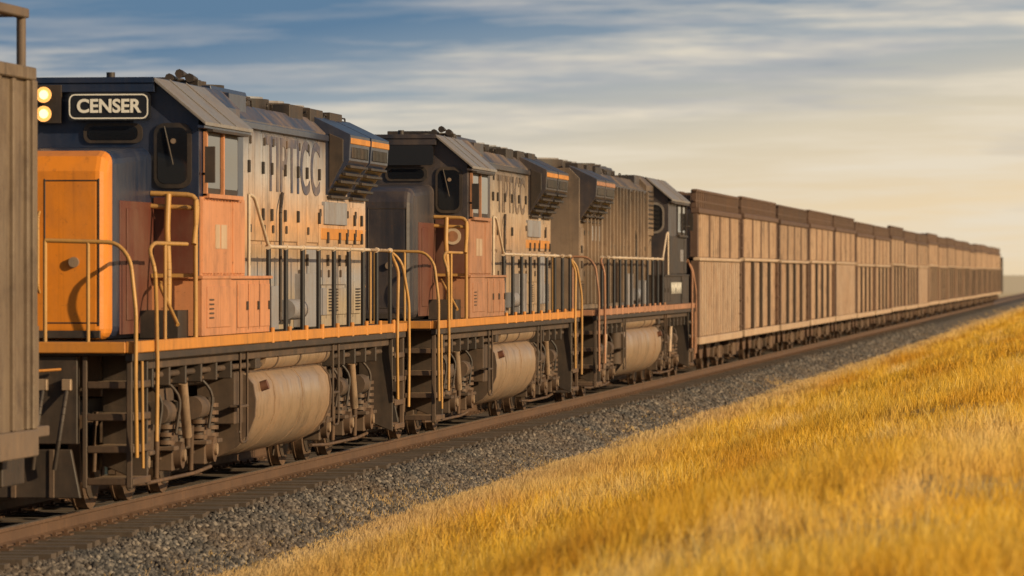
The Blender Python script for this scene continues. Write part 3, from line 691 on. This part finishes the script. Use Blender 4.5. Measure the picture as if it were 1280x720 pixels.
EDGE=-2.2
def blades(n,xa,xb,w,h,clump=1.0,yr=None):
    nc=max(10,n//14)
    cx=rng.uniform(xa,xb,nc); lo=-14.5+0.012*(cx-20)*1.0
    hi=EDGE-0.45*(0.5+0.5*np.sin(cx*0.9)*np.sin(cx*0.37+1))
    cy=lo+(hi-lo)*rng.random(nc)
    if yr: cy=rng.uniform(yr[0],yr[1],nc)
    k=rng.integers(0,nc,n); x=cx[k]+rng.normal(0,0.12*clump,n); y=cy[k]+rng.normal(0,0.12*clump,n)
    y=np.minimum(y,EDGE+0.25)
    ch=rng.uniform(0.6,1.25,nc)[k]
    near=0.30+0.70*sstep((EDGE-0.2-y)/1.6)
    H=h*ch*near*rng.uniform(0.5,1.2,n)
    patch=0.80+0.30*np.sin(x*0.31+y*0.8)*np.sin(x*0.13-y*0.45+2)
    H=H*patch
    z=np.maximum(terr(x,y),np.where(y>-2.45,bed_z(y),-9))-0.02
    a=rng.uniform(0,6.28,n); lean=rng.normal(0.45,0.28,n); side=rng.normal(0,0.25,n)
    wx,wy=np.cos(a)*w/2,np.sin(a)*w/2
    ts=np.array([0,0.4,0.78,1.0]); ws=np.array([1,0.85,0.6,0.0])
    pts=[]
    for t,s in zip(ts,ws):
        px=x+lean*H*t**1.8; py=y+side*H*t**1.8; pz=z+H*(t-0.18*t*t)
        if s>0:
            pts.append(np.stack([px-wx*s,py-wy*s,pz],-1)); pts.append(np.stack([px+wx*s,py+wy*s,pz],-1))
        else: pts.append(np.stack([px,py,pz],-1))
    V=np.stack(pts,1)
    r=np.clip(rng.normal(0.5,0.2,n)+0.12*np.sin(cx*0.5)[k]+(rng.uniform(-0.15,0.15,nc))[k],0,1)
    return V,r
vv=[];rr=[]
for args in ((170000,14,45,0.006,0.36,0.9),(210000,45,90,0.009,0.36,1.2),(110000,90,170,0.018,0.36,1.6),(60000,170,330,0.04,0.36,2.2),(16000,330,520,0.07,0.4,3.0),(18000,38,80,0.009,0.36,1.0,(-3.3,-2.1)),(10000,80,160,0.018,0.36,1.5,(-3.3,-2.1))):
    a,r=blades(*args); vv.append(a); rr.append(r)
V=np.concatenate(vv); R=np.concatenate(rr); n=len(V)
fl=np.array([0,1,3,2, 2,3,5,4, 4,5,6])
F=(fl[None]+(np.arange(n)*7)[:,None]).reshape(-1)
ls=(np.array([0,4,8])[None]+(np.arange(n)*11)[:,None]).reshape(-1)
lt=np.tile(np.array([4,4,3]),n)
npmesh('dry_grass',V.reshape(-1,3),F,ls,lt,np.repeat(R,7),'grass',None)

# ------------------------------------------------------------ light and sky
sd=Vector((-0.42,-0.90,0.36)).normalized()
el=math.asin(sd.z)
l=bpy.data.lights.new('sun','SUN'); l.energy=5.0; l.angle=math.radians(0.6); l.color=(1.0,0.77,0.46)
lo=bpy.data.objects.new('sun',l); lo.rotation_euler=sd.to_track_quat('Z','Y').to_euler(); COL.objects.link(lo)
w=bpy.data.worlds.new('World'); sc.world=w; w.use_nodes=True; nt=w.node_tree
bg=nt.nodes['Background']; bg.inputs[1].default_value=0.07
sky=N(nt,'ShaderNodeTexSky',sky_type='NISHITA'); sky.sun_disc=False; sky.sun_elevation=el
sky.sun_rotation=math.atan2(sd.x,sd.y); sky.air_density=1.0; sky.dust_density=1.0
tc=N(nt,'ShaderNodeTexCoord'); sep=N(nt,'ShaderNodeSeparateXYZ'); nt.links.new(tc.outputs['Generated'],sep.inputs[0])
az=math_(nt,'ARCTAN2',sep.outputs[1],sep.outputs[0]); zz=sep.outputs[2]
cv=N(nt,'ShaderNodeCombineXYZ')
nt.links.new(math_(nt,'MULTIPLY',az,9.0),cv.inputs[0]); nt.links.new(math_(nt,'ADD',math_(nt,'MULTIPLY',zz,120.0),math_(nt,'MULTIPLY',az,3.0)),cv.inputs[1])
n1=noise(nt,cv.outputs[0],1.0,7,0.6)
cv2=N(nt,'ShaderNodeCombineXYZ')
nt.links.new(math_(nt,'MULTIPLY',az,11.0),cv2.inputs[0]); nt.links.new(math_(nt,'MULTIPLY',zz,85.0),cv2.inputs[1]); cv2.inputs[2].default_value=3.7
n2=noise(nt,cv2.outputs[0],1.0,5,0.55)
k=math_(nt,'SUBTRACT',math_(nt,'MULTIPLY',zz,15.0),math_(nt,'MULTIPLY',math_(nt,'SUBTRACT',0.20,az),1.9))
haz=ramp(nt,math_(nt,'ADD',k,0.1),[(0.0,(12.6,9.9,6.4)),(0.30,(10.4,9.1,6.9)),(0.56,(4.6,5.5,6.3)),(0.80,(1.4,2.8,4.7))])
base=mixc(nt,0.92,sky.outputs[0],haz)
cl=ramp(nt,n1,[(0.42,0.0),(0.58,1.0)])
ccol=ramp(nt,math_(nt,'ADD',n2,math_(nt,'MULTIPLY',k,-0.22)),[(0.22,(4.2,4.8,5.6)),(0.34,(6.9,6.8,6.7)),(0.46,(11.6,10.3,8.2))])
base=mixc(nt,math_(nt,'MULTIPLY',cl,0.78),base,ccol)
up=ramp(nt,zz,[(0.08,0.0),(0.25,1.0)])
fin=mixc(nt,up,base,sky.outputs[0])
nt.links.new(fin,bg.inputs[0])

# ------------------------------------------------------------ camera
cam=bpy.data.cameras.new('camera'); co=bpy.data.objects.new('camera',cam); COL.objects.link(co); sc.camera=co
cam.sensor_width=36; cam.lens=36*6020/1280; cam.clip_start=0.5; cam.clip_end=20000
th=math.radians(7.2)
co.location=(0,-11.65,2.5)
d=Vector((math.cos(th),math.sin(th),-18/6020))
co.rotation_euler=d.to_track_quat('-Z','Y').to_euler()
cam.dof.use_dof=True; cam.dof.focus_distance=66; cam.dof.aperture_fstop=3.2
sc.view_settings.view_transform='Standard'; sc.view_settings.look='None'; sc.view_settings.exposure=0
